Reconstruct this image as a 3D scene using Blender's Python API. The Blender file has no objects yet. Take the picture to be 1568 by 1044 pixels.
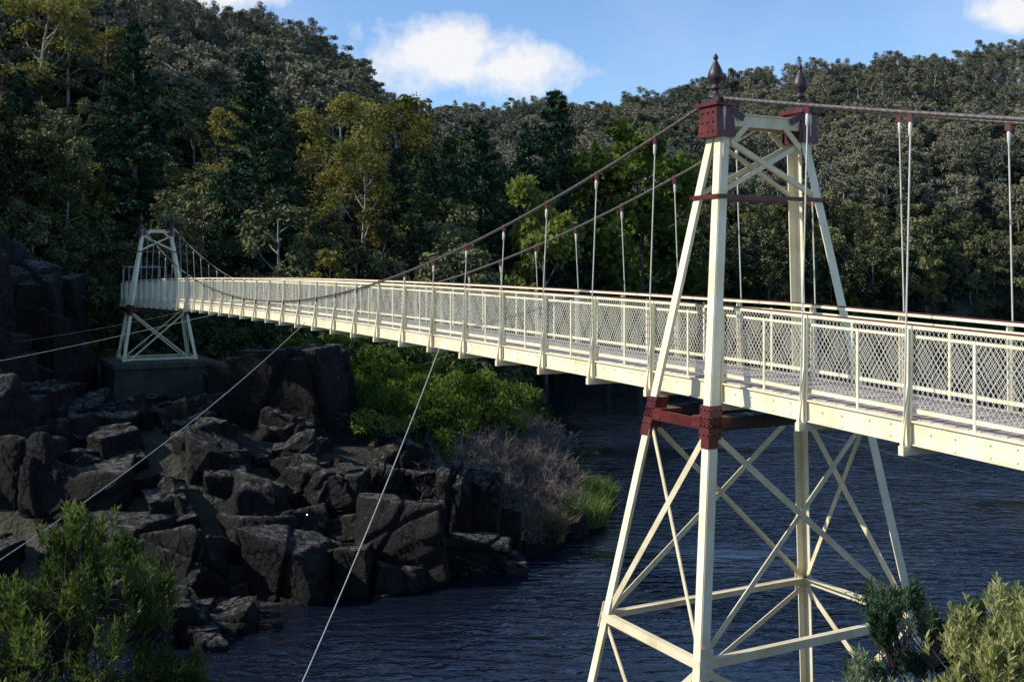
import bpy, math, random
import numpy as np
from mathutils import Vector
sc = bpy.context.scene
sc.view_settings.view_transform = 'Standard'
sc.view_settings.look = 'None'
sc.view_settings.exposure = 0
sc.view_settings.gamma = 1

# ------------------------------------------------------------------ mesh helper
class MB:
    def __init__(s): s.c = []
    def add(s, V, F, m=0, smooth=False):
        s.c.append((np.asarray(V, float).reshape(-1, 3), np.asarray(F, int), m, smooth))
    def build(s, name, mats, parent=None, link=True):
        me = bpy.data.meshes.new(name)
        off = 0; Vs = []; L = []; starts = []; M = []; S = []; ls = 0
        for V, F, m, sm in s.c:
            Vs.append(V); f = F + off; off += len(V)
            k = f.shape[1]; n = len(f)
            L.append(f.ravel()); starts.append(ls + np.arange(n) * k); ls += n * k
            M.append(np.full(n, m)); S.append(np.full(n, sm))
        V = np.concatenate(Vs); L = np.concatenate(L); st = np.concatenate(starts)
        M = np.concatenate(M); S = np.concatenate(S)
        me.vertices.add(len(V)); me.vertices.foreach_set('co', V.astype(np.float32).ravel())
        me.loops.add(len(L)); me.loops.foreach_set('vertex_index', L.astype(np.int32))
        me.polygons.add(len(st)); me.polygons.foreach_set('loop_start', st.astype(np.int32))
        for m in mats: me.materials.append(m)
        me.polygons.foreach_set('material_index', M.astype(np.int32))
        me.polygons.foreach_set('use_smooth', S.astype(bool))
        me.update(calc_edges=True); me.validate()
        if not link: return me
        return mkobj(name, me, parent)
def mkobj(name, me, parent=None, loc=(0, 0, 0)):
    o = bpy.data.objects.new(name, me); sc.collection.objects.link(o)
    o.location = loc
    if parent: o.parent = parent
    return o
BF = np.array([[0,1,2,3],[7,6,5,4],[0,4,5,1],[1,5,6,2],[2,6,7,3],[3,7,4,0]])
def nrm(v):
    v = np.asarray(v, float); return v / (np.linalg.norm(v) + 1e-12)
def beam(mb, p0, p1, w, h, up=(0,0,1), m=0):
    p0 = np.asarray(p0, float); p1 = np.asarray(p1, float)
    d = nrm(p1 - p0); s = np.cross(d, up)
    if np.linalg.norm(s) < 1e-4: s = np.cross(d, (0, 1, 0))
    s = nrm(s); u = np.cross(s, d)
    a = s * w / 2; b = u * h / 2
    V = [p0-a-b, p0+a-b, p0+a+b, p0-a+b, p1-a-b, p1+a-b, p1+a+b, p1-a+b]
    mb.add(V, BF, m)
def beams_np(mb, P0, P1, t, m=0):
    D = P1 - P0; D /= np.linalg.norm(D, axis=1)[:, None]
    up = np.array([C_[0], C_[1], 0.0]); S = np.cross(D, up); S /= np.linalg.norm(S, axis=1)[:, None]
    A = S * t / 2; B = np.tile(up * t / 2, (len(D), 1))
    V = np.stack([P0-A-B, P0+A-B, P0+A+B, P0-A+B, P1-A-B, P1+A-B, P1+A+B, P1-A+B], 1)
    F = (np.arange(len(D)) * 8)[:, None, None] + BF[None]
    mb.add(V.reshape(-1, 3), F.reshape(-1, 4), m)
def tube(mb, pts, rad, n=6, m=0):
    pts = np.asarray(pts, float); k = len(pts)
    rad = np.full(k, rad) if np.isscalar(rad) else np.asarray(rad, float)
    T = np.gradient(pts, axis=0); T /= np.linalg.norm(T, axis=1)[:, None] + 1e-12
    ref = np.array([0, 0, 1.0]) if abs(T[0][2]) < .8 else np.array([1.0, 0, 0])
    A = np.cross(T, ref); A /= np.linalg.norm(A, axis=1)[:, None] + 1e-12
    B = np.cross(T, A)
    th = np.arange(n) / n * 2 * math.pi
    V = pts[:, None] + rad[:, None, None] * (np.cos(th)[None, :, None] * A[:, None] + np.sin(th)[None, :, None] * B[:, None])
    i = np.arange(k - 1)[:, None] * n; j = np.arange(n)[None]; j2 = (j + 1) % n
    F = np.stack([i + j, i + j2, i + n + j2, i + n + j], -1).reshape(-1, 4)
    mb.add(V.reshape(-1, 3), F, m, True)
def lathe(mb, c, prof, n=16, m=0):
    th = np.arange(n) / n * 2 * math.pi
    V = np.array([[c[0] + r * math.cos(t), c[1] + r * math.sin(t), c[2] + z] for r, z in prof for t in th])
    i = np.arange(len(prof) - 1)[:, None] * n; j = np.arange(n)[None]; j2 = (j + 1) % n
    F = np.stack([i + j, i + j2, i + n + j2, i + n + j], -1).reshape(-1, 4)
    mb.add(V, F, m, True)
def rdirs(rng, n):
    v = rng.normal(size=(n, 3)); return v / np.linalg.norm(v, axis=1)[:, None]
def leaves(mb, P, size, rng, m=0, asp=.45, D=None, up=0.0):
    n = len(P)
    U = rdirs(rng, n) if D is None else D
    U = U + np.array([0, 0, up]); U /= np.linalg.norm(U, axis=1)[:, None]
    W = np.cross(U, rdirs(rng, n)); W /= np.linalg.norm(W, axis=1)[:, None] + 1e-9
    s = size * rng.uniform(.6, 1.3, n)[:, None]
    U = U * s / 2; W = W * s * asp / 2
    V = np.stack([P - U, P + W, P + U, P - W], 1).reshape(-1, 3)
    F = np.arange(4 * n).reshape(-1, 4)
    mb.add(V, F, m)
def clump(rng, c, r, n, flat=.7):
    d = rdirs(rng, n); q = rng.uniform(0, 1, n) ** (1 / 2.0)
    p = d * (q * r)[:, None]; p[:, 2] *= flat
    return p + np.asarray(c)

# ------------------------------------------------------------------ materials
def newmat(name):
    m = bpy.data.materials.new(name); m.use_nodes = True
    nt = m.node_tree; nt.nodes.clear(); return m, nt, nt.nodes, nt.links
def ramp(N, stops):
    r = N.new('ShaderNodeValToRGB'); e = r.color_ramp.elements
    e[0].position = stops[0][0]; e[0].color = (*stops[0][1], 1)
    e[1].position = stops[1][0]; e[1].color = (*stops[1][1], 1)
    for p, c in stops[2:]:
        x = e.new(p); x.color = (*c, 1)
    return r
def noisen(N, L, src, scale, detail=4, rough=.6):
    n = N.new('ShaderNodeTexNoise'); n.inputs['Scale'].default_value = scale
    n.inputs['Detail'].default_value = detail; n.inputs['Roughness'].default_value = rough
    L.new(src, n.inputs['Vector']); return n
def surf(name, stops, scale=2, rough=.6, bump=.3, bscale=20, metallic=0, bdist=.02, detail=3):
    m, nt, N, L = newmat(name)
    tc = N.new('ShaderNodeTexCoord'); n1 = noisen(N, L, tc.outputs['Object'], scale, detail)
    r = ramp(N, stops); L.new(n1.outputs['Fac'], r.inputs['Fac'])
    p = N.new('ShaderNodeBsdfPrincipled'); p.inputs['Roughness'].default_value = rough
    p.inputs['Metallic'].default_value = metallic
    L.new(r.outputs[0], p.inputs['Base Color'])
    n2 = noisen(N, L, tc.outputs['Object'], bscale, 3)
    b = N.new('ShaderNodeBump'); b.inputs['Strength'].default_value = bump; b.inputs['Distance'].default_value = bdist
    L.new(n2.outputs['Fac'], b.inputs['Height']); L.new(b.outputs[0], p.inputs['Normal'])
    o = N.new('ShaderNodeOutputMaterial'); L.new(p.outputs[0], o.inputs[0]); return m
def leafmat(name, dark, mid, light, transl=.3, nscale=.5, var=.5):
    m, nt, N, L = newmat(name)
    tc = N.new('ShaderNodeTexCoord'); n1 = noisen(N, L, tc.outputs['Object'], nscale, 1, .7)
    oi = N.new('ShaderNodeObjectInfo')
    a = N.new('ShaderNodeMath'); a.operation = 'MULTIPLY_ADD'; a.inputs[1].default_value = var; a.inputs[2].default_value = -var / 2
    L.new(oi.outputs['Random'], a.inputs[0])
    b = N.new('ShaderNodeMath'); b.operation = 'ADD'; L.new(a.outputs[0], b.inputs[0]); L.new(n1.outputs['Fac'], b.inputs[1])
    r = ramp(N, [(.25, dark), (.75, light), (.5, mid)]); L.new(b.outputs[0], r.inputs['Fac'])
    p = N.new('ShaderNodeBsdfDiffuse')
    L.new(r.outputs[0], p.inputs['Color'])
    o = N.new('ShaderNodeOutputMaterial')
    if transl > 0:
        t = N.new('ShaderNodeBsdfTranslucent'); g = N.new('ShaderNodeMix'); g.data_type = 'RGBA'; g.blend_type = 'MULTIPLY'
        g.inputs[0].default_value = 1
        L.new(r.outputs[0], g.inputs[6]); g.inputs[7].default_value = (1.4, 1.5, .6, 1); L.new(g.outputs[2], t.inputs['Color'])
        mx = N.new('ShaderNodeMixShader'); mx.inputs[0].default_value = transl
        L.new(p.outputs[0], mx.inputs[1]); L.new(t.outputs[0], mx.inputs[2]); L.new(mx.outputs[0], o.inputs[0])
    else: L.new(p.outputs[0], o.inputs[0])
    return m

cream = surf('cream_paint', [(.3, (.72, .61, .37)), (.55, (.85, .78, .56))], 1.5, .45, .15, 60, bdist=.003)
cream2 = surf('cream_paint_aged', [(.3, (.62, .52, .31)), (.6, (.78, .69, .46))], 2.5, .55, .2, 40, bdist=.003)
maroon = surf('maroon_paint', [(.3, (.06, .010, .010)), (.7, (.13, .022, .02))], 4, .4, .2, 50, bdist=.003)
darkiron = surf('dark_iron', [(.3, (.02, .012, .015)), (.7, (.05, .03, .035))], 6, .45, .3, 50, bdist=.003)
steel = surf('cable_steel', [(.3, (.06, .05, .045)), (.7, (.14, .125, .11))], 20, .5, .5, 90, .3, .004)
guyst = surf('guy_steel', [(.3, (.22, .22, .2)), (.7, (.4, .4, .38))], 10, .5, .2, 90, .2, .004)
rodm = surf('hanger_paint', [(.3, (.5, .47, .4)), (.7, (.68, .65, .55))], 5, .5, .2, 60, bdist=.003)
gatem = surf('weathered_gate', [(.3, (.16, .15, .13)), (.7, (.32, .3, .26))], 5, .6, .2, 60, bdist=.003)
plank = surf('deck_planks', [(.3, (.32, .26, .22)), (.7, (.52, .44, .38))], 6, .8, .4, 30, bdist=.005)
wirem = surf('mesh_wire', [(.3, (.62, .58, .45)), (.7, (.75, .71, .58))], 3, .5, .1, 60)
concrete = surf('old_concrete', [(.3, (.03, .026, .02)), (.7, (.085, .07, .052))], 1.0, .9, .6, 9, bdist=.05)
bark = surf('bark_grey', [(.35, (.05, .04, .035)), (.65, (.15, .13, .11))], 1.5, .9, .5, 12)
barkpale = surf('bark_pale', [(.35, (.18, .16, .14)), (.65, (.42, .39, .34))], 1.2, .8, .4, 12)
twigm = surf('dry_twig', [(.35, (.10, .078, .062)), (.65, (.23, .185, .15))], 2, .9, .2, 12)

def rockmat():
    m, nt, N, L = newmat('dolerite_rock')
    tc = N.new('ShaderNodeTexCoord')
    n1 = noisen(N, L, tc.outputs['Object'], .45, 6, .75)
    r = ramp(N, [(.35, (.006, .0055, .005)), (.72, (.040, .029, .021)), (.52, (.013, .011, .009))]); L.new(n1.outputs['Fac'], r.inputs[0])
    n3 = noisen(N, L, tc.outputs['Object'], 3.2, 5, .8)
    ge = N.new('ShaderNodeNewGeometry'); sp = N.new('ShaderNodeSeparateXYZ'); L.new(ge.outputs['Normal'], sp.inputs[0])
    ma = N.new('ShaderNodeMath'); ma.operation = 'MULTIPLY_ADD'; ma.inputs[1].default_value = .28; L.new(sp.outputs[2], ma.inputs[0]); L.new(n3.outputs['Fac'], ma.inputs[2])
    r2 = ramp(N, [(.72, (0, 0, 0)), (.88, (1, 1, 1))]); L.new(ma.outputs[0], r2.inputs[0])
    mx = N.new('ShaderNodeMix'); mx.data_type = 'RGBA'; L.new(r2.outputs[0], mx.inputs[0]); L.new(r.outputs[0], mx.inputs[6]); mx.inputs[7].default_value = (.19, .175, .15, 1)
    p = N.new('ShaderNodeBsdfPrincipled'); p.inputs['Roughness'].default_value = .75; p.inputs['Specular IOR Level'].default_value = .3
    L.new(mx.outputs[2], p.inputs['Base Color'])
    vo = N.new('ShaderNodeTexVoronoi'); vo.feature = 'DISTANCE_TO_EDGE'; vo.inputs['Scale'].default_value = .8
    mp = N.new('ShaderNodeMapping'); mp.inputs['Scale'].default_value = (1, 1, .55); L.new(tc.outputs['Object'], mp.inputs[0])
    nd = N.new('ShaderNodeVectorMath'); nd.operation = 'ADD'; L.new(mp.outputs[0], nd.inputs[0])
    nn = noisen(N, L, tc.outputs['Object'], .8, 2); L.new(nn.outputs['Color'], nd.inputs[1]); L.new(nd.outputs[0], vo.inputs['Vector'])
    rr = ramp(N, [(0, (0, 0, 0)), (.05, (1, 1, 1))]); L.new(vo.outputs['Distance'], rr.inputs[0])
    b1 = N.new('ShaderNodeBump'); b1.inputs['Strength'].default_value = 1; b1.inputs['Distance'].default_value = .3; L.new(rr.outputs[0], b1.inputs['Height'])
    n4 = noisen(N, L, tc.outputs['Object'], 2.2, 6, .74)
    b2 = N.new('ShaderNodeBump'); b2.inputs['Strength'].default_value = 1; b2.inputs['Distance'].default_value = .5; L.new(n4.outputs['Fac'], b2.inputs['Height'])
    L.new(b1.outputs[0], b2.inputs['Normal']); L.new(b2.outputs[0], p.inputs['Normal'])
    o = N.new('ShaderNodeOutputMaterial'); L.new(p.outputs[0], o.inputs[0]); return m
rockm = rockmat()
groundm = surf('forest_floor', [(.3, (.016, .016, .010)), (.7, (.075, .062, .042)), (.5, (.034, .033, .018))], .08, .95, .8, 1.2, bdist=.6, detail=6)

def watermat():
    m, nt, N, L = newmat('river_water')
    tc = N.new('ShaderNodeTexCoord'); mp = N.new('ShaderNodeMapping'); mp.inputs['Scale'].default_value = (.5, 1.25, 1); mp.inputs['Rotation'].default_value = (0, 0, .25)
    L.new(tc.outputs['Object'], mp.inputs[0])
    n1 = noisen(N, L, mp.outputs[0], 1.3, 3, .55); n1.inputs['Distortion'].default_value = .5
    n2 = noisen(N, L, mp.outputs[0], .07, 3, .5)
    ml = N.new('ShaderNodeMath'); ml.operation = 'MULTIPLY_ADD'; ml.inputs[1].default_value = 3.6; ml.inputs[2].default_value = -1.1; L.new(n2.outputs['Fac'], ml.inputs[0])
    mm = N.new('ShaderNodeMath'); mm.operation = 'MULTIPLY'; L.new(ml.outputs[0], mm.inputs[0]); L.new(n1.outputs['Fac'], mm.inputs[1])
    b = N.new('ShaderNodeBump'); b.inputs['Strength'].default_value = 1; b.inputs['Distance'].default_value = .25; L.new(mm.outputs[0], b.inputs['Height'])
    p = N.new('ShaderNodeBsdfPrincipled'); p.inputs['Base Color'].default_value = (.005, .008, .016, 1)
    p.inputs['Roughness'].default_value = .025; p.inputs['IOR'].default_value = 1.33; L.new(b.outputs[0], p.inputs['Normal'])
    o = N.new('ShaderNodeOutputMaterial'); L.new(p.outputs[0], o.inputs[0]); return m
waterm = watermat()

L_euc = leafmat('gum_leaves', (.045, .056, .024), (.11, .12, .055), (.20, .195, .095), 0, .4, .6)
L_haze = leafmat('haze_tinted_gum_leaves', (.08, .09, .068), (.14, .146, .098), (.23, .215, .135), 0, .3, .7)  # leaf colour lightened and greyed to stand in for distance haze
L_eucY = leafmat('gum_leaves_olive', (.06, .066, .018), (.14, .135, .04), (.24, .215, .075), .2)
L_pine = leafmat('pine_needles', (.010, .026, .015), (.024, .050, .027), (.048, .082, .040), 0)
L_hp = leafmat('big_pine_needles', (.016, .038, .024), (.032, .064, .038), (.055, .095, .050), 0, .8, .2)
L_green = leafmat('bright_leaves', (.045, .07, .018), (.11, .15, .035), (.19, .22, .065), .3)
L_bush = leafmat('shrub_leaves', (.03, .055, .012), (.085, .13, .026), (.19, .22, .055), .3, .7)
L_bushd = leafmat('dark_shrub_leaves', (.025, .038, .017), (.06, .08, .034), (.12, .13, .055), 0, .7)
L_fg = leafmat('foreground_leaves', (.05, .075, .025), (.14, .175, .06), (.34, .34, .15), .3, 1.5)
L_reed = leafmat('reed_blades', (.06, .10, .03), (.12, .17, .05), (.21, .26, .09), .3, 1.0)

# ------------------------------------------------------------------ terrain
shore = [(-140, 46), (-60, 42), (-30, 42), (-15.2, 43), (-14.4, 40.5), (-11.8, 40.5), (-11.5, 44), (-6.5, 47.3), (-2.5, 49.4), (.2, 51.5), (2.2, 55.5), (4.4, 62), (4.7, 67),
         (3.2, 81), (2.2, 103), (.5, 128), (2, 149), (22, 168), (60, 190), (104, 218), (200, 262), (420, 300), (420, 90), (120, 50), (40, 36), (10, 33), (-15, 31), (-60, 27), (-140, 30)]
def sdist(X, Y):
    best = np.full(X.shape, 1e9); ins = np.zeros(X.shape, bool)
    n = len(shore)
    for i in range(n):
        ax, ay = shore[i]; bx, by = shore[(i + 1) % n]
        dx, dy = bx - ax, by - ay
        t = np.clip(((X - ax) * dx + (Y - ay) * dy) / (dx * dx + dy * dy), 0, 1)
        best = np.minimum(best, np.hypot(X - ax - t * dx, Y - ay - t * dy))
        if ay != by:
            c = ((ay > Y) != (by > Y)) & (X < (bx - ax) * (Y - ay) / (by - ay) + ax)
            ins ^= c
    return np.where(ins, -best, best)
def ss(x, a, b):
    t = np.clip((x - a) / (b - a), 0, 1); return t * t * (3 - 2 * t)
_fr = np.random.RandomState(3); _ph = _fr.uniform(0, 6.28, 24); _an = _fr.uniform(0, 6.28, 24)
def wob(X, Y):
    z = 0
    for i in range(24):
        wl = 90 * (.82 ** i)
        k = 6.283 / wl
        z = z + wl * .018 * np.sin(k * (X * math.cos(_an[i]) + Y * math.sin(_an[i])) + _ph[i])
    return z
AZ = [-1.5, -.475, -.37, -.27, -.21, -.154, -.11, -.027, .07, .13, .28, .33, .475, 1.5]
EE = [.36, .33, .275, .222, .210, .182, .146, .138, .146, .158, .177, .189, .200, .21]
DD = [260, 260, 270, 280, 300, 330, 380, 420, 430, 430, 420, 400, 400, 400]
def ground(X, Y):
    X = np.asarray(X, float); Y = np.asarray(Y, float)
    s = sdist(X, Y)
    near = Y < np.interp(X, [-140, -60, -15, 10, 40, 120, 420], [38, 34.5, 35, 38, 44, 65, 180])
    zn = np.minimum(np.maximum(s, 0) * .36, 12.2)
    az = X / np.maximum(Y, 20)
    e = np.interp(az, AZ, EE); D1 = np.interp(az, AZ, DD)
    zr = 14 + e * D1 - 11
    Y0 = np.interp(az, [-.2, -.05, 0, .13, .31, .475, 1], [82, 95, 140, 168, 195, 222, 250])
    t = np.clip((Y - Y0) / (D1 - Y0), 0, 1)
    hill = (zr - 6) * t ** 1.08
    z = 4.2 * ss(s, 0, 11) + .02 * np.clip(s, 0, 60)
    z = z + (1 - ss(X, -17, -7)) * 1.3 * ss(s, 3, 18)
    cl = 1.0 * np.clip(-X - 26, 0, 12) + .75 * np.clip(-X - 38, 0, 50)  # second term: ground mostly left of view, raised to shade the rocks
    z = z + cl * ss(Y, 43, 58) * (1 - ss(Y, 76, 108))
    z = z + hill + wob(X, Y) * ss(s, 5, 60)
    z = np.where(near, zn, z)
    return np.where(s < 0, np.maximum(s * .5, -3), z)
u = np.linspace(-1, 1, 300); gx = np.sinh(u * 4.2) / math.sinh(4.2) * 1500
v = np.linspace(0, 1, 320); gy = -60 + 110 * v + np.sinh(v * 4.5) / math.sinh(4.5) * 1400
GX, GY = np.meshgrid(gx, gy)
GZ = ground(GX, GY)
mb = MB(); V = np.stack([GX, GY, GZ], -1).reshape(-1, 3)
i = np.arange(319)[:, None] * 300; j = np.arange(299)[None]
mb.add(V, np.stack([i + j, i + j + 1, i + 301 + j, i + 300 + j], -1).reshape(-1, 4), 0, True)
mb.build('hillside_terrain', [groundm])
mb = MB(); mb.add([[-600, -60, 0], [900, -60, 0], [900, 600, 0], [-600, 600, 0]], [[0, 1, 2, 3]], 0)
mb.build('river_water', [waterm])

# ------------------------------------------------------------------ bridge frame
B_ = np.array([-.4726, .8813]); C_ = np.array([.8813, .4726]); O_ = np.array([4.48, 19.55])
def W(a, w, z):
    p = O_ + B_ * a + C_ * w; return np.array([p[0], p[1], z])
Lb = 60.0
def dz(t):
    return .037 * t if t < 0 else (1.2 * t * (Lb - t) / Lb ** 2 if t < Lb else -.02 * (t - Lb))
def hw(z): return .96 + (16.75 - z) * .165
def ha(z): return .13 + (16.75 - z) * .143

def tower(a0, zb, name):
    root = bpy.data.objects.new(name, None); sc.collection.objects.link(root)
    P = lambda sa, sw, z, da=0, dw=0: W(a0 + sa * (ha(z) + da), sw * (hw(z) + dw), z)
    c3 = np.array([C_[0], C_[1], 0]); b3 = np.array([B_[0], B_[1], 0])
    legs = MB(); leg = .17
    for sa in (-1, 1):
        for sw in (-1, 1):
            p1 = P(sa, sw, 16.62); p0 = P(sa, sw, zb)
            beam(legs, p0 - b3 * sa * leg / 2, p1 - b3 * sa * leg / 2, .02, leg, b3)
            beam(legs, p0 - c3 * sw * (leg / 2 + .011), p1 - c3 * sw * (leg / 2 + .011), .02, leg, c3)
    legs.build('legs', [cream], root)
    br = MB()
    def X(z1, z0, wd=.085, faces='es'):
        if 'e' in faces:
            for sa in (-1, 1):
                beam(br, P(sa, -1, z1, -.03, -.1), P(sa, 1, z0, -.03, -.1), .02, wd)
                beam(br, P(sa, 1, z1, -.055, -.1), P(sa, -1, z0, -.055, -.1), .02, wd)
                beam(br, P(sa, -1, z1-.04, -.07, -.1), P(sa, 1, z0-.04, -.07, -.1), .07, .014)
        if 's' in faces:
            for sw in (-1, 1):
                beam(br, P(-1, sw, z1, -.1, -.03), P(1, sw, z0, -.1, -.03), .02, wd)
                beam(br, P(1, sw, z1, -.1, -.055), P(-1, sw, z0, -.1, -.055), .02, wd)
    X(11.3, 7.82, .10)
    if zb < 7: X(7.6, max(zb + .1, 4.6), .10)
    X(16.35, 15.38, .09, 'e')
    z = 7.72 if zb < 7.4 else zb + .12
    for sa in (-1, 1):
        beam(br, P(sa, -1, z, .012, 0), P(sa, 1, z, .012, 0), .02, .15)
        beam(br, P(sa, -1, z+.06, -.05, -.02), P(sa, 1, z+.06, -.05, -.02), .10, .02)
    for sw in (-1, 1):
        beam(br, P(-1, sw, z, 0, .012), P(1, sw, z, 0, .012), .02, .15)
        beam(br, P(-1, sw, z+.06, -.02, -.05), P(1, sw, z+.06, -.02, -.05), .10, .02)
    for sa in (-1, 1):
        for sw in (-1, 1):
            beam(br, P(sa, sw, z - .22, .03, -.1), P(sa, sw, z + .25, .03, -.1), .012, .26, up=c3)
            for q in (-.12, .0, .12):
                lathe(br, P(sa, sw, z + q, .045, -.14), [(0, -.02), (.016, -.012), (.016, .012), (0, .02)], 6)
    for sa in (-1, 1):
        beam(br, W(a0 + sa * .17, -.9, 16.66), W(a0 + sa * .17, .9, 16.66), .03, .2)
        for sw in (-1, 1):
            beam(br, W(a0 + sa * .20, sw * .80, 16.25), W(a0 + sa * .20, sw * .45, 16.58), .02, .1)
    beam(br, W(a0, -.9, 16.775), W(a0, .9, 16.775), .42, .025)
    br.build('bracing', [cream2], root)
    ir = MB()
    z = 15.3
    for sa in (-1, 1):
        beam(ir, P(sa, -1, z, .03, .06), P(sa, 1, z, .03, .06), .03, .075)
    for sw in (-1, 1):
        beam(ir, P(-1, sw, z, .06, .03), P(1, sw, z, .06, .03), .03, .075)
    z = 11.45
    for sa in (-1, 1):
        for sw in (-1, 1):
            def box(z0, z1, g, m=0):
                V = []
                for zz in (z0, z1):
                    for (i, k) in ((0, 0), (1, 0), (1, 1), (0, 1)):
                        da = (.035 if i == 0 else -(.17 + g)); dw = (.035 if k == 0 else -(.17 + g))
                        V.append(P(sa, sw, zz, da, dw))
                F = BF if sa * sw > 0 else BF[:, ::-1]
                ir.add(V, F, m)
            box(11.20, 11.75, .06); box(11.38, 11.56, .26); box(11.06, 11.2, .0)
            for zz in (11.28, 11.42, 11.55, 11.68):
                for q in (.0, .10, .2):
                    lathe(ir, P(sa, sw, zz, -q, .045), [(0, -.02), (.016, -.012), (.018, 0), (.016, .012), (0, .02)], 6, 2)
                    lathe(ir, P(sa, sw, zz, .045, -q), [(0, -.02), (.016, -.012), (.018, 0), (.016, .012), (0, .02)], 6, 2)
    for sw in (-1, 1):
        beam(ir, P(-1, sw, z, -.2, .02), P(1, sw, z, -.2, .02), .03, .17)
        beam(ir, P(-1, sw, z-.09, -.2, -.03), P(1, sw, z-.09, -.2, -.03), .12, .02)
    for sa in (-1, 1):
        beam(ir, P(sa, -1, z, .0, -.2), P(sa, 1, z, .0, -.2), .04, .2, m=1)
        beam(ir, P(sa, -1, z-.11, -.05, -.2), P(sa, 1, z-.11, -.05, -.2), .14, .02, m=1)
    for sw in (-1, 1):
        V = []
        for zz, ea, ew in ((16.36, .27, .19), (16.9, .23, .17)):
            for i, k in ((-1, -1), (1, -1), (1, 1), (-1, 1)):
                V.append(W(a0 + i * ea, sw * .99 + k * ew, zz))
        ir.add(V, BF, 0)
        beam(ir, W(a0 - .30, sw * .99, 16.93), W(a0 + .30, sw * .99, 16.93), .44, .06, m=0)
        beam(ir, W(a0 - .24, sw * .99, 17.0), W(a0 + .24, sw * .99, 17.0), .26, .1, m=1)
        for sa in (-1, 1):
            beam(ir, W(a0 + sa * .235, sw * .82, 16.84), W(a0 + sa * .235, sw * .55, 16.70), .02, .12, m=1)
            beam(ir, W(a0 + sa * .235, sw * .84, 16.70), W(a0 + sa * .235, sw * .80, 16.36), .02, .12, m=1)
        for q in (-.15, .0, .15):
            for zz in (16.45, 16.62, 16.79):
                for s2 in (-1, 1):
                    lathe(ir, W(a0 + q, sw * .99 + s2 * .195, zz), [(0, -.02), (.016, -.012), (.018, 0), (.016, .012), (0, .02)], 6, 2)
        lathe(ir, W(a0, sw * .99, 17.04), [(.0, 0), (.14, 0), (.14, .04), (.09, .07), (.05, .12), (.05, .16), (.10, .18), (.10, .20), (.07, .22), (.06, .26), (.12, .33), (.145, .40), (.13, .47), (.09, .56), (.05, .64), (.03, .68), (.03, .70), (.045, .72), (.045, .75), (.02, .79), (0, .81)], 18, 1)
    ir.build('iron_castings', [maroon, darkiron, maroon], root)
    return root
tower(0, 3.6, 'suspension_bridge_tower')
tower(Lb, 8.1, 'suspension_bridge_tower')

bridge = bpy.data.objects.new('suspension_bridge', None); sc.collection.objects.link(bridge)
T0, T1 = -18.0, 68.0
step = 2.06; posts = [t for t in np.arange(-.25 - 8 * step, T1, step) if t > T0]
deck = MB(); t = T0; k = 0
while t < T1:
    z = 12.06 + dz(t) + .004 * (k % 2)
    beam(deck, W(t, -1.0, z), W(t, 1.0, z), .19, .04); t += .2; k += 1
deck.build('deck_planks', [plank], bridge)
st = MB(); seg = np.arange(T0, T1 + .01, 1.03)
for a, b in zip(seg[:-1], seg[1:]):
    za, zb_ = dz(a), dz(b)
    def lb(w, z, wd, h, m=0, mb=st): beam(mb, W(a, w, z + za), W(b, w, z + zb_), wd, h, m=m)
    for s in (-1, 1):
        lb(s * 1.03, 11.89, .045, .30)
        lb(s * 1.045, 12.05, .09, .025)
        lb(s * 1.03, 11.725, .11, .02)
        lb(s * .99, 12.19, .03, .06)
        lb(s * .99, 13.24, .03, .04)
        lb(s * 1.0, 13.37, .10, .045)
        lb(s * 1.0, 13.405, .05, .02, 1)
        lb(s * .5, 11.95, .06, .14)
for t in posts:
    d = dz(t)
    beam(st, W(t, -1.24, 11.64 + d), W(t, 1.24, 11.64 + d), .09, .13)
    for s in (-1, 1):
        beam(st, W(t, s * 1.085, 11.7 + d), W(t, s * 1.06, 13.345 + d), .075, .03, up=(C_[0], C_[1], 0))
        beam(st, W(t, s * 1.07, 11.7 + d), W(t, s * 1.045, 13.345 + d), .02, .09, up=(C_[0], C_[1], 0))
        beam(st, W(t, s * 1.22, 11.70 + d), W(t, s * 1.09, 12.55 + d), .05, .03, up=(C_[0], C_[1], 0))
        beam(st, W(t + step / 2, s * 1.0, 12.1 + d), W(t + step / 2, s * 1.0, 13.3 + d), .04, .03, up=(C_[0], C_[1], 0))
        for q in (.35, .75, 1.3, 1.7):
            for zz in (11.80, 11.97):
                lathe(st, W(t + q, s * 1.06, zz + d), [(0, -.016), (.014, -.01), (.014, .01), (0, .016)], 6)
st.build('stiffening_girders_and_posts', [cream, maroon], bridge)
wr = MB(); dzv = np.vectorize(dz)
ts = np.arange(T0, T1 - 1, .088)
for s in (-1, 1):
    for dr in (0, 1):
        a = ts + (0 if dr == 0 else .70); b = ts + (.70 if dr == 0 else 0)
        P0 = np.array([W(x, s * (.99 + .005 * dr), 12.2) for x in a]); P1 = np.array([W(x, s * (.99 + .005 * dr), 13.22) for x in b])
        P0[:, 2] += dzv(a); P1[:, 2] += dzv(b)
        beams_np(wr, P0, P1, .0052)
wr.build('diamond_wire_mesh', [wirem], bridge)
cb = MB(); hg = MB()
def cz(t):
    if t < 0: return 17.07 + .2 * t + .002 * t * t
    if t > Lb: return 17.07 - .38 * (t - Lb)
    return 12.75 + 4.32 * ((t - 30) / 30) ** 2
def cw(t): return .99 + (.10 * (1 - abs(t - 30) / 30) if 0 < t < Lb else .0) + (.012 * min(-t, 8) if t < 0 else 0)
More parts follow.
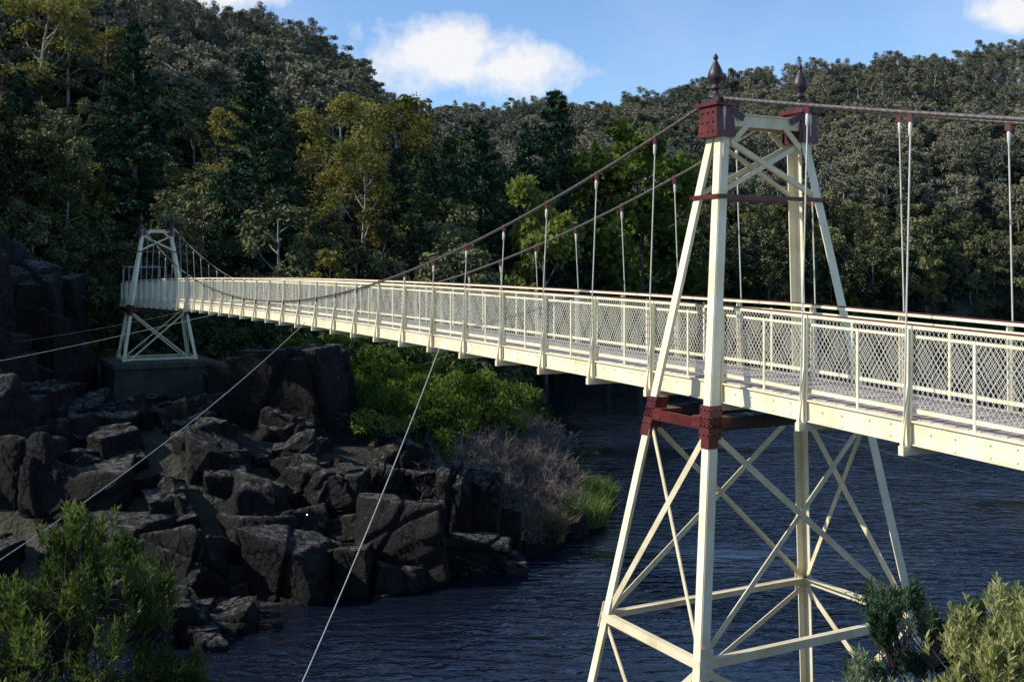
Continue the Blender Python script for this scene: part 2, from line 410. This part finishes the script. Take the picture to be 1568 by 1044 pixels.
for s in (-1, 1):
    tt = np.arange(-18, 70.1, .5)
    tube(cb, [W(t, s * cw(t), cz(t)) for t in tt], .034, 8)
    for sgn in range(3):
        tw = np.arange(-16, 6, .06)
        tube(cb, [W(t, s * cw(t) + .022 * math.cos(t * 14 + sgn * 2.09), cz(t) + .022 * math.sin(t * 14 + sgn * 2.09)) for t in tw], .017, 5)
    for t in posts:
        if t > Lb: continue
        d = dz(t); top = W(t, s * cw(t), cz(t)); bot = W(t, s * 1.19, 11.66 + d)
        if abs(t) > .1 and cz(t) > 11.8 + d:
            tube(hg, [top - [0, 0, .16], bot], .0135, 6)
            ax = nrm(bot - top)
            tube(hg, [top + ax * .12, top + ax * .16, top + ax * .30, top + ax * .34], [.012, .032, .028, .012], 8)
            tube(hg, [bot - ax * .25, bot], [.022, .022], 8)
            beam(cb, top - [0, 0, .13], top + [0, 0, .05], .05, .10, up=(B_[0], B_[1], 0), m=1)
cb.build('main_cables', [steel, maroon], bridge)
hg.build('hanger_rods', [rodm], bridge)
gy_ = MB()
def guy(p0, p1, r=.02, sag=.0):
    p0 = np.array(p0, float); p1 = np.array(p1, float); q = np.linspace(0, 1, 16)[:, None]
    P = p0 * (1 - q) + p1 * q; P[:, 2] -= (4 * sag * q * (1 - q))[:, 0]; tube(gy_, P, r, 5)
guy(W(11.6, -1.1, 11.9), (-5.2, 22.5, 3.6), .018, .25)
guy(W(23.6, -1.1, 12.1), (-12.0, 24.5, 7.2), .014, .35)
guy(W(9.8, 1.1, 11.9), (24, 44, 4.6), .012, .3)
guy(W(16, 1.1, 11.95), (40, 60, 5), .010, .3)
guy(W(44, -1.1, 11.9), (-38, 62, 9.0), .010, .4)
guy(W(38, -1.1, 11.9), (-44, 52, 6.5), .010, .4)
gy_.build('wind_guy_cables', [guyst], bridge)
gt = MB()
for w in (-1.25, 1.25):
    beam(gt, W(66, w, 11.5), W(66, w, 14.3), .10, .10, up=(C_[0], C_[1], 0))
    beam(gt, W(63.5, w, 11.5), W(63.5, w, 14.3), .06, .06, up=(C_[0], C_[1], 0))
    beam(gt, W(63.5, w, 14.3), W(66, w, 14.3), .06, .06)
beam(gt, W(66, -1.3, 14.3), W(66, 1.3, 14.3), .1, .12)
gt.build('entrance_gate', [gatem])

pd = MB()
def prism(mb, a0, a1, w0, w1, z0, z1, inset=.25, m=0):
    V = []
    for z, q in ((z0, 0), (z1, inset)):
        for a, w in ((a0 + q, w0 + q), (a1 - q, w0 + q), (a1 - q, w1 - q), (a0 + q, w1 - q)):
            V.append(W(a, w, z))
    mb.add(V, BF, m)
prism(pd, 56.4, 63.4, -3.4, 3.4, -1, 7.75, .25)
prism(pd, 56.5, 63.3, -3.3, 3.3, 7.75, 8.1, .05)
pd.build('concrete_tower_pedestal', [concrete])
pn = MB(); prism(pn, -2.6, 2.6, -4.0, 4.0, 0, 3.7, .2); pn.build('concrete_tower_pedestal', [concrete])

# ------------------------------------------------------------------ rocks
import bmesh
def ico(k):
    bm = bmesh.new(); bmesh.ops.create_icosphere(bm, subdivisions=k, radius=1)
    V = np.array([v.co[:] for v in bm.verts]); F = np.array([[v.index for v in f.verts] for f in bm.faces]); bm.free()
    return V / np.linalg.norm(V, axis=1)[:, None], F
I4 = ico(4); I5 = ico(5); I6 = ico(6)
rr = np.random.RandomState(11)
def rock(mb, c, s, big=False, p=60, yaw=None, tilt=.10):
    D, F = I6 if big else I5
    n = []; o = []
    for a in range(3):
        for sg in (-1, 1):
            q = np.zeros(3); q[a] = sg; q = nrm(q + rr.normal(0, .13, 3)); n.append(q); o.append(rr.uniform(.66, .84))
    for _ in range(10):
        n.append(nrm(rr.normal(size=3))); o.append(rr.uniform(.82, 1.06))
    n = np.array(n); o = np.array(o)
    q = np.maximum(D @ n.T, 0) / o
    r = (q ** p).sum(1) ** (-1 / p)
    P = D * r[:, None]
    f = 0
    for k in range(9):
        w = nrm(rr.normal(size=3)) * (3.2 * 1.5 ** k); f = f + .030 * .74 ** k * np.sin(P @ w + rr.uniform(0, 6.28))
    for k in range(4 if big else 3):
        w = nrm(rr.normal(size=3) * [1, 1, .6]); h = P @ w - rr.uniform(-.45, .45); f = f + .045 * np.tanh(h * 34)
        f = f - .09 * np.exp(-(h * 28) ** 2)
    P = P * (1 + f)[:, None] * np.asarray(s)
    y = rr.uniform(0, 6.28) if yaw is None else yaw
    tx, ty = rr.normal(0, tilt, 2)
    Rz = np.array([[math.cos(y), -math.sin(y), 0], [math.sin(y), math.cos(y), 0], [0, 0, 1]])
    Rx = np.array([[1, 0, 0], [0, math.cos(tx), -math.sin(tx)], [0, math.sin(tx), math.cos(tx)]])
    Ry = np.array([[math.cos(ty), 0, math.sin(ty)], [0, 1, 0], [-math.sin(ty), 0, math.cos(ty)]])
    mb.add(P @ (Rz @ Rx @ Ry).T + np.asarray(c), F, 0, True)
rk = MB()
big = [(-13, 61, 6.2, 3.5, 2.6, 3.7), (-13.6, 41.6, .3, 1.5, 1.3, 1.4), (-11.2, 43.6, .1, 1.0, .7, .5), (-13.7, 46.5, 1.2, 1.7, 1.5, 1.7),
       (-9.6, 46.8, 1.0, 1.6, 1.4, 1.5), (-7.4, 47.6, .8, 1.3, 1.3, 1.3), (-4.9, 49, 1.5, 1.9, 1.5, 2.1), (-2.6, 51.6, 2.2, .9, 1.0, 2.1), (-1.2, 52.4, 2.2, .8, 1.0, 1.9), (-1.6, 50.8, .5, 1.7, 1.0, 1.0), (-8.5, 53, 2.8, 1.4, 1.3, 1.4),
       (-14.8, 52, 1.9, 1.9, 1.6, 1.5), (-12, 51, 1.6, 1.4, 1.3, 1.2), (-11.8, 55, 3.0, 2.0, 1.7, 1.6), (-2.3, 55, 3.2, 1.1, 1, .9), (-.2, 52.9, 1.2, .8, .8, 1.3), (-23.5, 51, 3.6, 2.6, 2.4, 2.8), (-20, 51, 2.6, 2.0, 2, 2.2),
       (-26.5, 58, 5.8, 2.6, 2.6, 2.2), (-20.5, 57, 3.2, 2.0, 2, 1.5), (-31, 68, 10.5, 2.6, 2.6, 3.6), (-29.2, 68, 7.6, 1.8, 2.2, 3.0), (-17, 68, 5.4, 2.0, 2, 2.4), (-17.6, 63, 3.4, 1.8, 2.0, 2.6), (-21, 62.5, 2.2, 1.9, 2.2, 1.6),
       (-33, 62, 10, 3, 3, 4), (-29.5, 60, 7.6, 2.4, 2.6, 3.0), (-26, 63, 3.2, 2, 2.2, 1.6), (-18, 56, 3.0, 2.2, 2.0, 1.6), (-27, 53, 5.5, 2.6, 2.4, 2.8), (-17.5, 47, 1.4, 1.9, 1.7, 1.8), (-34, 70, 13, 2.6, 2.6, 3.2), (-31.5, 74, 11, 2.4, 2.4, 3),
       (-6, 57, 3.4, 1.4, 1.3, 1.2), (-23.5, 65, 1.8, 3.0, 2, 2.0), (-5, 47.6, .2, 1.1, .8, .7)]
for b in big: rock(rk, b[:3], np.array(b[3:]) * 1.28, True, 50, yaw=rr.uniform(-.45, .45), tilt=.06)
n = 0
while n < 420:
    x = rr.uniform(-36, 3.5); y = rr.uniform(40, 72); s = float(sdist(np.array([x]), np.array([y]))[0])
    lim = 11 if x > -9 else 32
    if x > 0 and y > 57: lim = 1
    if s < -.9 or s > lim: continue
    if np.hypot(x + 23.9, y - 72.4) < 7.5: continue
    sz = rr.uniform(.35, 1.05) if x > -9 else rr.uniform(.4, 1.5)
    if s < 3: sz *= .75
    if -28 < x < -18 and y > 60: sz *= .6
    z = float(ground(np.array([x]), np.array([y]))[0])
    rock(rk, (x, y, max(z, -.2) + sz * .2), sz * rr.uniform(.75, 1.35, 3) * [1.1, 1.1, 1.0], p=40, tilt=.2); n += 1
I5 = I4
for y in np.arange(60, 150, 1.6):
    x = np.interp(y, [p[1] for p in shore[10:17]], [p[0] for p in shore[10:17]]) - rr.uniform(-.3, 1.2); sz = rr.uniform(.4, 1.1)
    rock(rk, (x, y, .1), sz * rr.uniform(.8, 1.3, 3) * [1, 1, .7])
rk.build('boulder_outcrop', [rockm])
rc = MB(); crags = []
for _ in range(9):
    y = rr.uniform(240, 330); x = y * rr.uniform(.30, .48); crags.append((x, y))
    for _ in range(4):
        xx, yy_ = x + rr.normal(0, 4), y + rr.normal(0, 2.5)
        z = float(ground(np.array([xx]), np.array([yy_]))[0]); sz = rr.uniform(2.2, 4)
        rock(rc, (xx, yy_, z + sz * .5), sz * np.array([.9, .8, 1.5]), False, 40, yaw=rr.uniform(-.4, .4))
cragm = surf('weathered_crag', [(.3, (.035, .026, .022)), (.7, (.12, .088, .07))], .3, .9, .9, 1.0, bdist=.8, detail=6)
rc.build('hillside_crag', [cragm])
crags = np.array(crags)

# ------------------------------------------------------------------ vegetation prototypes
def tree_gum(seed, H=13, leafmat_=None, barkm=None, nl=60, dens=1.0, lsz=.55, low=.2, cr=1.0, flat=.7, tr_=.015):
    g = np.random.RandomState(seed); mb = MB()
    lean = g.normal(0, .06, 2); k = 7; q = np.linspace(0, 1, k)
    tr = np.stack([lean[0] * H * q + .03 * H * np.sin(q * 5 + g.uniform(0, 6)) * q, lean[1] * H * q, H * .88 * q], 1)
    tube(mb, tr, H * tr_ * (1 - .8 * q) + .01, 5)
    pt = lambda f: np.array([np.interp(f, q, tr[:, i]) for i in range(3)])
    C = []
    nb = 10; a = g.uniform(0, 6)
    for i in range(nb):
        f = low + (.92 - low) * i / (nb - 1); a += 2.4 + g.normal(0, .3)
        L = H * (.36 - .2 * f) * g.uniform(.75, 1.25); el = g.uniform(.35, .95)
        s = pt(f); d = np.array([math.cos(a) * math.cos(el), math.sin(a) * math.cos(el), math.sin(el)])
        e = s + d * L + [0, 0, L * .12]; mid = s + d * L * .5
        tube(mb, [s, mid, e], [H * .006, H * .0045, H * .0025], 3)
        C.append((e, H * g.uniform(.08, .12) * cr))
        for _ in range(3):
            d2 = nrm(d + g.normal(0, .55, 3)); b0 = s + (e - s) * g.uniform(.45, .9); e2 = b0 + d2 * L * g.uniform(.3, .5)
            tube(mb, [b0, e2], [H * .003, H * .0015], 3); C.append((e2, H * g.uniform(.06, .10) * cr))
    C.append((tr[-1], H * .09 * cr))
    for c, r in C:
        if g.uniform() > dens: continue
        leaves(mb, clump(g, c, r, int(nl * g.uniform(.6, 1.3)), flat), lsz, g, 1, .6)
    return mb.build('gum_mesh', [barkm or barkpale, leafmat_], link=False)
def tree_pine(seed, H=22, rad=3.4, lm=None, dn=1.0, lsz=.46, asp=.36):
    g = np.random.RandomState(seed); mb = MB()
    tube(mb, [[0, 0, -.5], [.05 * H * g.normal(0, .2), 0, H * .5], [0, 0, H]], [H * .014, H * .009, .03], 6)
    z = H * .05
    while z < H * .985:
        f = z / H; L0 = rad * (1 - f) ** .8 * (1 if f > .2 else .75 + f) + .25
        for i in range(6):
            if g.uniform() < .16: continue
            a = g.uniform(0, 6.283); L = L0 * g.uniform(.45, 1.3)
            d = np.array([math.cos(a), math.sin(a), g.uniform(-.2, .2) + .5 * f])
            e = np.array([0, 0, z]) + d * L
            tube(mb, [[0, 0, z], e], [.05, .015], 3)
            n = int((10 + L * 13) * dn); q = g.uniform(.12, 1, n) ** .7
            P = np.array([0, 0, z]) + d * (L * q)[:, None] + g.normal(0, 1, (n, 3)) * (.10 + .12 * q * L / 2)[:, None] * [1, 1, .6]
            leaves(mb, P, lsz, g, 1, asp, up=.25)
        z += H * .017 + .12
    return mb.build('pine_mesh', [bark, lm or L_pine], link=False)
def bush(seed, Rr=2.0, H=2.6, lm=None, nl=220, lsz=.15, asp=.5, lobes=24):
    g = np.random.RandomState(seed); mb = MB()
    for i in range(lobes):
        a = g.uniform(0, 6.283); q = g.uniform(0, 1) ** .5; x = Rr * q * math.cos(a); y = Rr * q * math.sin(a)
        z = H * math.sqrt(max(1 - q * q * .85, .05)) * g.uniform(.35, 1.0)
        tube(mb, [[x * .15, y * .15, -.3], [x * .6, y * .6, z * .5], [x, y, z]], [.045, .03, .012], 3)
        leaves(mb, clump(g, (x, y, z), Rr * g.uniform(.16, .30), nl, .75), lsz, g, 1, asp, up=.3)
    return mb.build('bush_mesh', [bark, lm], link=False)
def twigbush(seed, Rr=1.8, H=2.4):
    g = np.random.RandomState(seed); mb = MB()
    for i in range(60):
        a = g.uniform(0, 6.283); el = g.uniform(.5, 1.4); d = np.array([math.cos(a) * math.cos(el), math.sin(a) * math.cos(el), math.sin(el)])
        L = H * g.uniform(.6, 1); e = d * L; tube(mb, [[0, 0, -.2], e * .5, e], [.03, .02, .006], 3)
        for _ in range(12):
            b0 = e * g.uniform(.35, 1); d2 = nrm(d + g.normal(0, .6, 3)); e2 = b0 + d2 * g.uniform(.3, .7)
            tube(mb, [b0, e2], [.014, .006], 3)
            for _ in range(2):
                b1 = b0 + (e2 - b0) * g.uniform(.3, 1); tube(mb, [b1, b1 + nrm(d2 + g.normal(0, .7, 3)) * g.uniform(.15, .35)], [.009, .004], 3)
    return mb.build('twig_mesh', [twigm], link=False)
gums = [tree_gum(s, 13, L_euc, nl=85, lsz=.48) for s in (1, 2, 3)]
gumsF = [tree_gum(s, 13, L_haze, cr=1.0, low=.25, nl=75, lsz=.55) for s in (11, 12, 13)] + [tree_gum(14, 16, L_haze, dens=.8, nl=65, low=.45, cr=.8, flat=.65, tr_=.02)]
gumsR = [tree_gum(s, 16, L_haze, dens=.75, nl=70, low=.45, cr=.75, flat=.7, lsz=.42, tr_=.02) for s in (15, 16, 17)]
gumsY = [tree_gum(s, 12, L_eucY, bark, nl=80, lsz=.48) for s in (5, 6)]
pines = [tree_pine(s, 22, r) for s, r in ((1, 3.6), (2, 3.0), (3, 3.9))]
heroP = [tree_pine(s, 24, r, L_hp, dn=2.6, lsz=.44, asp=.45) for s, r in ((7, 5.0), (8, 5.6))]
greens = [tree_gum(s, 11, L_green, bark, nl=110, low=.12, lsz=.42) for s in (8, 9)]
bushes = [bush(s, 2, 2.6, L_bush) for s in (1, 2, 3)]
bushO = [bush(s, 2, 2.6, L_bushd, nl=80, lsz=.25) for s in (4, 5)]
twigs = [twigbush(s) for s in (1, 2)]

def scatter(name, protos, X, Y, S, g, sink=.3):
    root = bpy.data.objects.new(name, None); sc.collection.objects.link(root)
    X = np.asarray(X); Y = np.asarray(Y); S = np.asarray(S); Z = ground(X, Y) - sink
    pick = g.randint(0, len(protos), len(X))
    for k, me in enumerate(protos):
        m = pick == k
        if not m.any(): continue
        n = m.sum(); a = g.uniform(0, 6.283, n); h = S[m] / 2
        V = []
        for q in range(4):
            an = a + q * math.pi / 2 + math.pi / 4; r = h * math.sqrt(2)
            V.append(np.stack([X[m] + r * np.cos(an), Y[m] + r * np.sin(an), Z[m]], 1))
        V = np.stack(V, 1).reshape(-1, 3)
        b = MB(); b.add(V, np.arange(4 * n).reshape(-1, 4)); o = b.build('placements', [groundm], root)
        o.instance_type = 'FACES'; o.use_instance_faces_scale = True; o.instance_faces_scale = 1
        o.show_instancer_for_render = False; o.show_instancer_for_viewport = False
        mkobj('plant', me, o)
    return root
g = np.random.RandomState(21)
def sample(n, y0, y1, a0, a1):
    Y = np.sqrt(g.uniform(y0 * y0, y1 * y1, n)); X = Y * g.uniform(a0, a1, n); return X, Y
X, Y = sample(6800, 72, 460, -.60, .56); s = sdist(X, Y); az = X / Y
k = (s > 6) & ((Y > 94) | ((az < -.40) & (Y > 76))); X, Y = X[k], Y[k]
az = X / Y
k = np.ones(len(X), bool)
for cx, cy in crags: k &= ~((np.abs(X - cx) < 4) & (Y > cy - 10) & (Y < cy + 3))
X, Y, az = X[k], Y[k], az[k]
D1 = np.interp(az, AZ, DD); k = Y < D1 + 30; X, Y, az, D1 = X[k], Y[k], az[k], D1[k]
hero = [(-40.5, 115), (-25.0, 105)]
k = np.ones(len(X), bool)
for hx, hy in hero:
    k &= ~((np.abs(az - hx / hy) < .04) & (Y < hy + 8))
X, Y, az, D1 = X[k], Y[k], az[k], D1[k]
u = g.uniform(size=len(X)); S0 = g.uniform(.65, 1.2, len(X))
S0 = np.where((Y < 150) & (az < -.1), S0 * .7, S0)
ridge = Y > D1 - 45
S0 = np.where(ridge, g.uniform(.35, 1.15, len(X)), S0)
low = (Y < np.interp(az, [-.5, -.1, .1, .5], [120, 150, 225, 265]))
far = Y > np.interp(az, [-.5, -.2, 0, .5], [145, 160, 215, 260])
ispine = low & (u < .40) & (az > -.24); isY = (~ispine) & (u > .88) & ~far; isG = (~ispine) & (~isY) & low & (u > .85)
isF = far & ~ridge; isR = ridge
isE = ~(ispine | isY | isG | isF | isR)
scatter('eucalyptus_forest', gums, X[isE], Y[isE], S0[isE], g)
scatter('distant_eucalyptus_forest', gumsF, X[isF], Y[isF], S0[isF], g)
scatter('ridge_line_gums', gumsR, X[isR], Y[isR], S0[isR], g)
scatter('olive_wattle_trees', gumsY, X[isY], Y[isY], S0[isY] * .9, g)
scatter('pine_forest', pines, X[ispine], Y[ispine], S0[ispine] * .68, g)
scatter('poplar_grove', greens, X[isG], Y[isG], S0[isG] * .85, g)
X = g.uniform(-72, -38, 150); Y = g.uniform(45, 76, 150)
scatter('offscreen_shade_trees', gums[:2] + [pines[1]], X, Y, g.uniform(.45, .7, 150), g)  # unseen trees beyond the left frame edge, added to shade the left rocks
X, Y = sample(2300, 76, 250, -.58, .55); s = sdist(X, Y); k = s > 1.0
X, Y = X[k], Y[k]; k = (np.hypot(X + 23.9, Y - 72.4) > 7)
scatter('understorey_shrubs', bushO, X[k], Y[k], g.uniform(1.0, 2.0, k.sum()), g)
def inpoly(n, xs, ys): return g.uniform(*xs, n), g.uniform(*ys, n)
X, Y = inpoly(110, (-15, 3), (56, 92)); s = sdist(X, Y)
k = (s > 2.0) & ~((X < -9.0) & (Y < 65)) & (X > -.30 * Y + 6) & ~((Y < 60) & (X < -5)) & (X < np.interp(Y, [56, 78, 92], [-2.6, -2.6, 1])); k &= np.hypot(X + 13, Y - 61) > 5
scatter('riverbank_shrubs', bushes, X[k], Y[k], g.uniform(.8, 1.9, k.sum()), g)
X, Y = inpoly(90, (-4, 2.6), (54.5, 82)); s = sdist(X, Y); k = (s > .8) & (s < 6.5)
scatter('dry_twiggy_shrubs', twigs, X[k], Y[k], g.uniform(.8, 1.35, k.sum()), g)
X, Y = inpoly(220, (-52, -14), (55, 92)); uu_ = g.uniform(size=220)
k = (np.hypot(X + 23.9, Y - 72.4) > 8.5) & ~((X > -28) & (Y < 68)) & ((Y > 74) | (uu_ < .3)) & ((Y > 74) | (X < -22))
scatter('cliff_shrubs', bushO, X[k], Y[k], g.uniform(.5, 1.3, k.sum()), g)

def place(name, me, x, y, top, H, sx=1.0):
    z = float(ground(np.array([x]), np.array([y]))[0]) - .3; s = (top - z) / H
    o = mkobj(name, me, None, (x, y, z)); o.scale = (s * sx, s * sx, s); o.rotation_euler = (0, 0, g.uniform(0, 6.28))
HG = lambda s: tree_gum(s, 16, L_eucY, barkpale, nl=150, lsz=.36)
hgs = [HG(31), HG(32), HG(33)]
place('pine_tree', heroP[0], -40.5, 115, 41, 24, 1.0)
place('pine_tree', heroP[1], -25.0, 105, 35, 24, 1.05)
place('pine_tree', heroP[0], 6.0, 150, 39.5, 24)
place('pine_tree', heroP[1], -4, 140, 34, 24)
place('pine_tree', heroP[0], -8, 135, 31, 24)
place('pine_tree', heroP[0], -13, 122, 28, 24)
place('pine_tree', heroP[1], 1.5, 146, 33, 24, .9)
place('pine_tree', heroP[1], -51, 112, 35, 24)
place('gum_tree', hgs[0], -19, 118, 32, 15)
place('gum_tree', hgs[1], -16, 112, 26, 15)
place('gum_tree', hgs[2], -15, 150, 38, 15)
place('gum_tree', hgs[1], -33, 132, 34, 15)
place('gum_tree', hgs[2], -66, 150, 53, 15, 1.15)
place('gum_tree', hgs[0], -60, 158, 49, 15, 1.15)
place('gum_tree', gums[1], -20, 92, 20, 12.5)
place('gum_tree', gums[0], -31, 98, 21, 12.5, 1.1)
place('gum_tree', gums[2], -46, 100, 29, 12.5, 1.1)
place('poplar_tree', greens[0], 14, 156, 33, 10.5)
place('poplar_tree', greens[1], 19, 162, 33, 10.5)
place('poplar_tree', greens[1], 4.2, 134, 24.5, 10.5, .8)

def reeds(name, c, Rr, H, n, m):
    gg = np.random.RandomState(int(c[1] * 7)); mb = MB()
    a = gg.uniform(0, 6.283, n); q = gg.uniform(0, 1, n) ** .5 * Rr
    P = np.stack([c[0] + q * np.cos(a), c[1] + q * np.sin(a) * .8, np.full(n, c[2])], 1)
    hgt = .55 + .45 * np.sin(P[:, 0] * 2.3) * np.cos(P[:, 1] * 1.9)
    d = np.stack([gg.normal(0, .26, n), gg.normal(0, .26, n), np.ones(n)], 1); L = (H * gg.uniform(.5, 1.1, n) * (.6 + .5 * hgt))[:, None]
    w = rdirs(gg, n) * [1, 1, 0] * .035; m1 = P + d * L * .6; e = P + d * L + (d * [1, 1, 0]) * L * .5
    mb.add(np.stack([P - w, P + w, m1 + w * .8, m1 - w * .8], 1).reshape(-1, 3), np.arange(4 * n).reshape(-1, 4))
    mb.add(np.stack([m1 - w * .8, m1 + w * .8, e], 1).reshape(-1, 3), np.arange(3 * n).reshape(-1, 3))
    mb.build(name, [m])
reeds('reed_bed', (3.0, 59.5, .1), 2.2, 1.8, 3600, L_reed)
reeds('reed_bed', (4.1, 64.5, .1), 2.0, 1.7, 2600, L_reed)
L_dry = leafmat('dry_grass', (.14, .11, .05), (.24, .2, .1), (.34, .3, .16), .2, 1)
reeds('grass_tussock', (1.9, 55.2, .2), .8, 1.5, 1500, L_dry)

def fgshrub(name, base, tips, lm, leafL, nleaf, seed, asp=.2, spread=.8, nh=26):
    gg = np.random.RandomState(seed); mb = MB(); base = np.array(base, float)
    tips = np.array(tips, float); n = len(tips); ctr = tips.mean(0)
    hubs = tips[gg.choice(n, nh)] * .72 + base * .28 + gg.normal(0, .12, (nh, 3))
    for h in hubs:
        q = np.linspace(0, 1, 6)[:, None]; pth = base * (1 - q) + h * q + gg.normal(0, .07, (6, 3)) * np.sin(q * 3.14); tube(mb, pth, np.linspace(.028, .011, 6), 5, 0)
    for t in tips:
        h = hubs[np.argmin(((hubs - t) ** 2).sum(1))]
        if gg.uniform() < .6: tube(mb, [h, (h + t) / 2 + gg.normal(0, .06, 3), t], [.008, .006, .003], 3, 0)
    out = tips - (ctr * .6 + base * .4); out /= np.linalg.norm(out, axis=1)[:, None]
    ax = out * .6 + [0, 0, .8]; ax /= np.linalg.norm(ax, axis=1)[:, None]
    A = np.repeat(ax, nleaf, 0); T = np.repeat(tips, nleaf, 0); m = len(A)
    D = A + rdirs(gg, m) * spread; D /= np.linalg.norm(D, axis=1)[:, None]
    q = gg.uniform(-.16, .04, m)[:, None]
    P = T + A * q + D * leafL * .5
    leaves(mb, P, leafL, gg, 1, asp, D=D)
    mb.build(name, [bark, lm])
def dome(gg, c, r, n):
    k = max(6, n // 18); d = rdirs(gg, k); d[:, 2] = np.abs(d[:, 2]) - .25; cc = d * gg.uniform(.35, 1.05, k)[:, None]
    p = cc[gg.randint(0, k, n)] + gg.normal(0, .12, (n, 3))
    return np.array(c) + p * np.array(r)
gg = np.random.RandomState(5)
t1 = np.concatenate([dome(gg, (-4.55, 11.5, 10.5), (.8, .9, 1.0), 460), dome(gg, (-5.5, 11.8, 9.8), (1.0, 1, 1.1), 560), dome(gg, (-3.9, 11.2, 9.3), (.8, .8, .9), 420), dome(gg, (-4.9, 10.6, 9.2), (1.4, .8, 1.1), 850)])
fgshrub('foreground_shrub', (-4.8, 11.4, 7.4), t1, L_fg, .11, 20, 1, .24)
t2 = np.concatenate([dome(gg, (4.95, 10.5, 10.15), (.75, .8, .8), 560), dome(gg, (5.5, 10.5, 10.1), (.8, .8, .9), 400), dome(gg, (4.3, 10.2, 9.55), (.9, .7, .7), 560)])
fgshrub('foreground_shrub', (4.8, 10.4, 7.6), t2, L_fg, .095, 22, 2, .24)
L_gry = leafmat('greygreen_leaves', (.06, .09, .05), (.13, .17, .10), (.24, .28, .19), .25, 2)
t4 = np.concatenate([dome(gg, (3.55, 10.4, 9.8), (.5, .5, .5), 260), dome(gg, (3.3, 10.0, 9.65), (.5, .5, .45), 220)])
fgshrub('foreground_shrub', (3.7, 10.6, 7.4), t4, L_gry, .08, 22, 6)
t3 = np.concatenate([dome(gg, (3.95, 11.2, 10.45), (.42, .4, .45), 150), dome(gg, (4.6, 11.2, 10.3), (.55, .4, .35), 150), dome(gg, (4.2, 11.0, 9.9), (.7, .4, .3), 140)])
L_dk = leafmat('dark_conifer_leaves', (.015, .035, .018), (.035, .065, .035), (.07, .11, .06), .1, 2)
fgshrub('sapling_conifer', (4.2, 11.2, 7.6), t3, L_dk, .085, 46, 3, .16, .9)

# ------------------------------------------------------------------ light, sky
S = Vector((-1, -.15, .74)).normalized()
sun = bpy.data.lights.new('sun', 'SUN'); sun.energy = 5.0; sun.angle = math.radians(.5); sun.color = (1, .94, .83)
so = bpy.data.objects.new('sun', sun); sc.collection.objects.link(so)
so.rotation_euler = (-S).to_track_quat('-Z', 'Y').to_euler()
w = bpy.data.worlds.new('World'); sc.world = w; w.use_nodes = True
nt = w.node_tree; N = nt.nodes; L = nt.links; N.clear()
sky = N.new('ShaderNodeTexSky'); sky.sky_type = 'NISHITA'; sky.sun_disc = False
sky.sun_elevation = math.asin(S.z); sky.sun_rotation = math.atan2(S.x, S.y) % (2 * math.pi)
sky.air_density = 1.0; sky.dust_density = .3; sky.ozone_density = 2.0
tc = N.new('ShaderNodeTexCoord'); sp = N.new('ShaderNodeSeparateXYZ'); L.new(tc.outputs['Generated'], sp.inputs[0])
def M(op, a, b=None, c=None):
    m = N.new('ShaderNodeMath'); m.operation = op
    for i, x in enumerate((a, b, c)):
        if x is None: continue
        if isinstance(x, (int, float)): m.inputs[i].default_value = x
        else: L.new(x, m.inputs[i])
    return m.outputs[0]
yy = M('MAXIMUM', sp.outputs[1], .05); uu = M('DIVIDE', sp.outputs[0], yy); vv = M('DIVIDE', sp.outputs[2], yy)
nz = noisen(N, L, tc.outputs['Generated'], 16, 6, .62)
nz2 = noisen(N, L, tc.outputs['Generated'], 3.0, 4, .55)
def blob(u0, v0, ru, rv):
    a = M('DIVIDE', M('SUBTRACT', uu, u0), ru); b = M('DIVIDE', M('SUBTRACT', vv, v0), rv)
    return M('SUBTRACT', 1, M('SQRT', M('ADD', M('MULTIPLY', a, a), M('MULTIPLY', b, b))))
bl = M('MAXIMUM', blob(-.07, .200, .085, .040), blob(-.01, .185, .08, .028))
bl = M('MAXIMUM', bl, blob(.475, .240, .05, .022))
bl = M('MAXIMUM', bl, blob(-.26, .26, .05, .02))
d = M('MULTIPLY_ADD', nz.outputs['Fac'], 2.6, -1.2); dens = M('ADD', bl, d)
rp = ramp(N, [(.05, (0, 0, 0)), (.7, (1, 1, 1))]); L.new(dens, rp.inputs[0])
side = M('LESS_THAN', 0.0, sp.outputs[1])
wisp = M('MULTIPLY', M('MAXIMUM', M('MULTIPLY_ADD', nz2.outputs['Fac'], 2.2, -1.0), 0.0), .35)
fac = M('MULTIPLY', M('MINIMUM', M('ADD', rp.outputs[0], wisp), 1.0), side)
tint = N.new('ShaderNodeMix'); tint.data_type = 'RGBA'; tint.blend_type = 'MULTIPLY'; tint.inputs[0].default_value = 1
L.new(sky.outputs[0], tint.inputs[6]); tint.inputs[7].default_value = (.98, 1.15, 1.36, 1)
mx = N.new('ShaderNodeMix'); mx.data_type = 'RGBA'; L.new(fac, mx.inputs[0]); L.new(tint.outputs[2], mx.inputs[6]); mx.inputs[7].default_value = (6.8, 6.85, 7.1, 1)
bg = N.new('ShaderNodeBackground'); bg.inputs['Strength'].default_value = .135; L.new(mx.outputs[2], bg.inputs['Color'])
o = N.new('ShaderNodeOutputWorld'); L.new(bg.outputs[0], o.inputs[0])

# ------------------------------------------------------------------ camera
cam = bpy.data.cameras.new('camera'); cam.sensor_width = 36; cam.lens = 37.88; cam.shift_y = -107 / 1568
cam.clip_end = 4000; cam.clip_start = .1
co = bpy.data.objects.new('camera', cam); sc.collection.objects.link(co)
co.location = (0, 0, 14); co.rotation_euler = (math.pi / 2, 0, 0); sc.camera = co
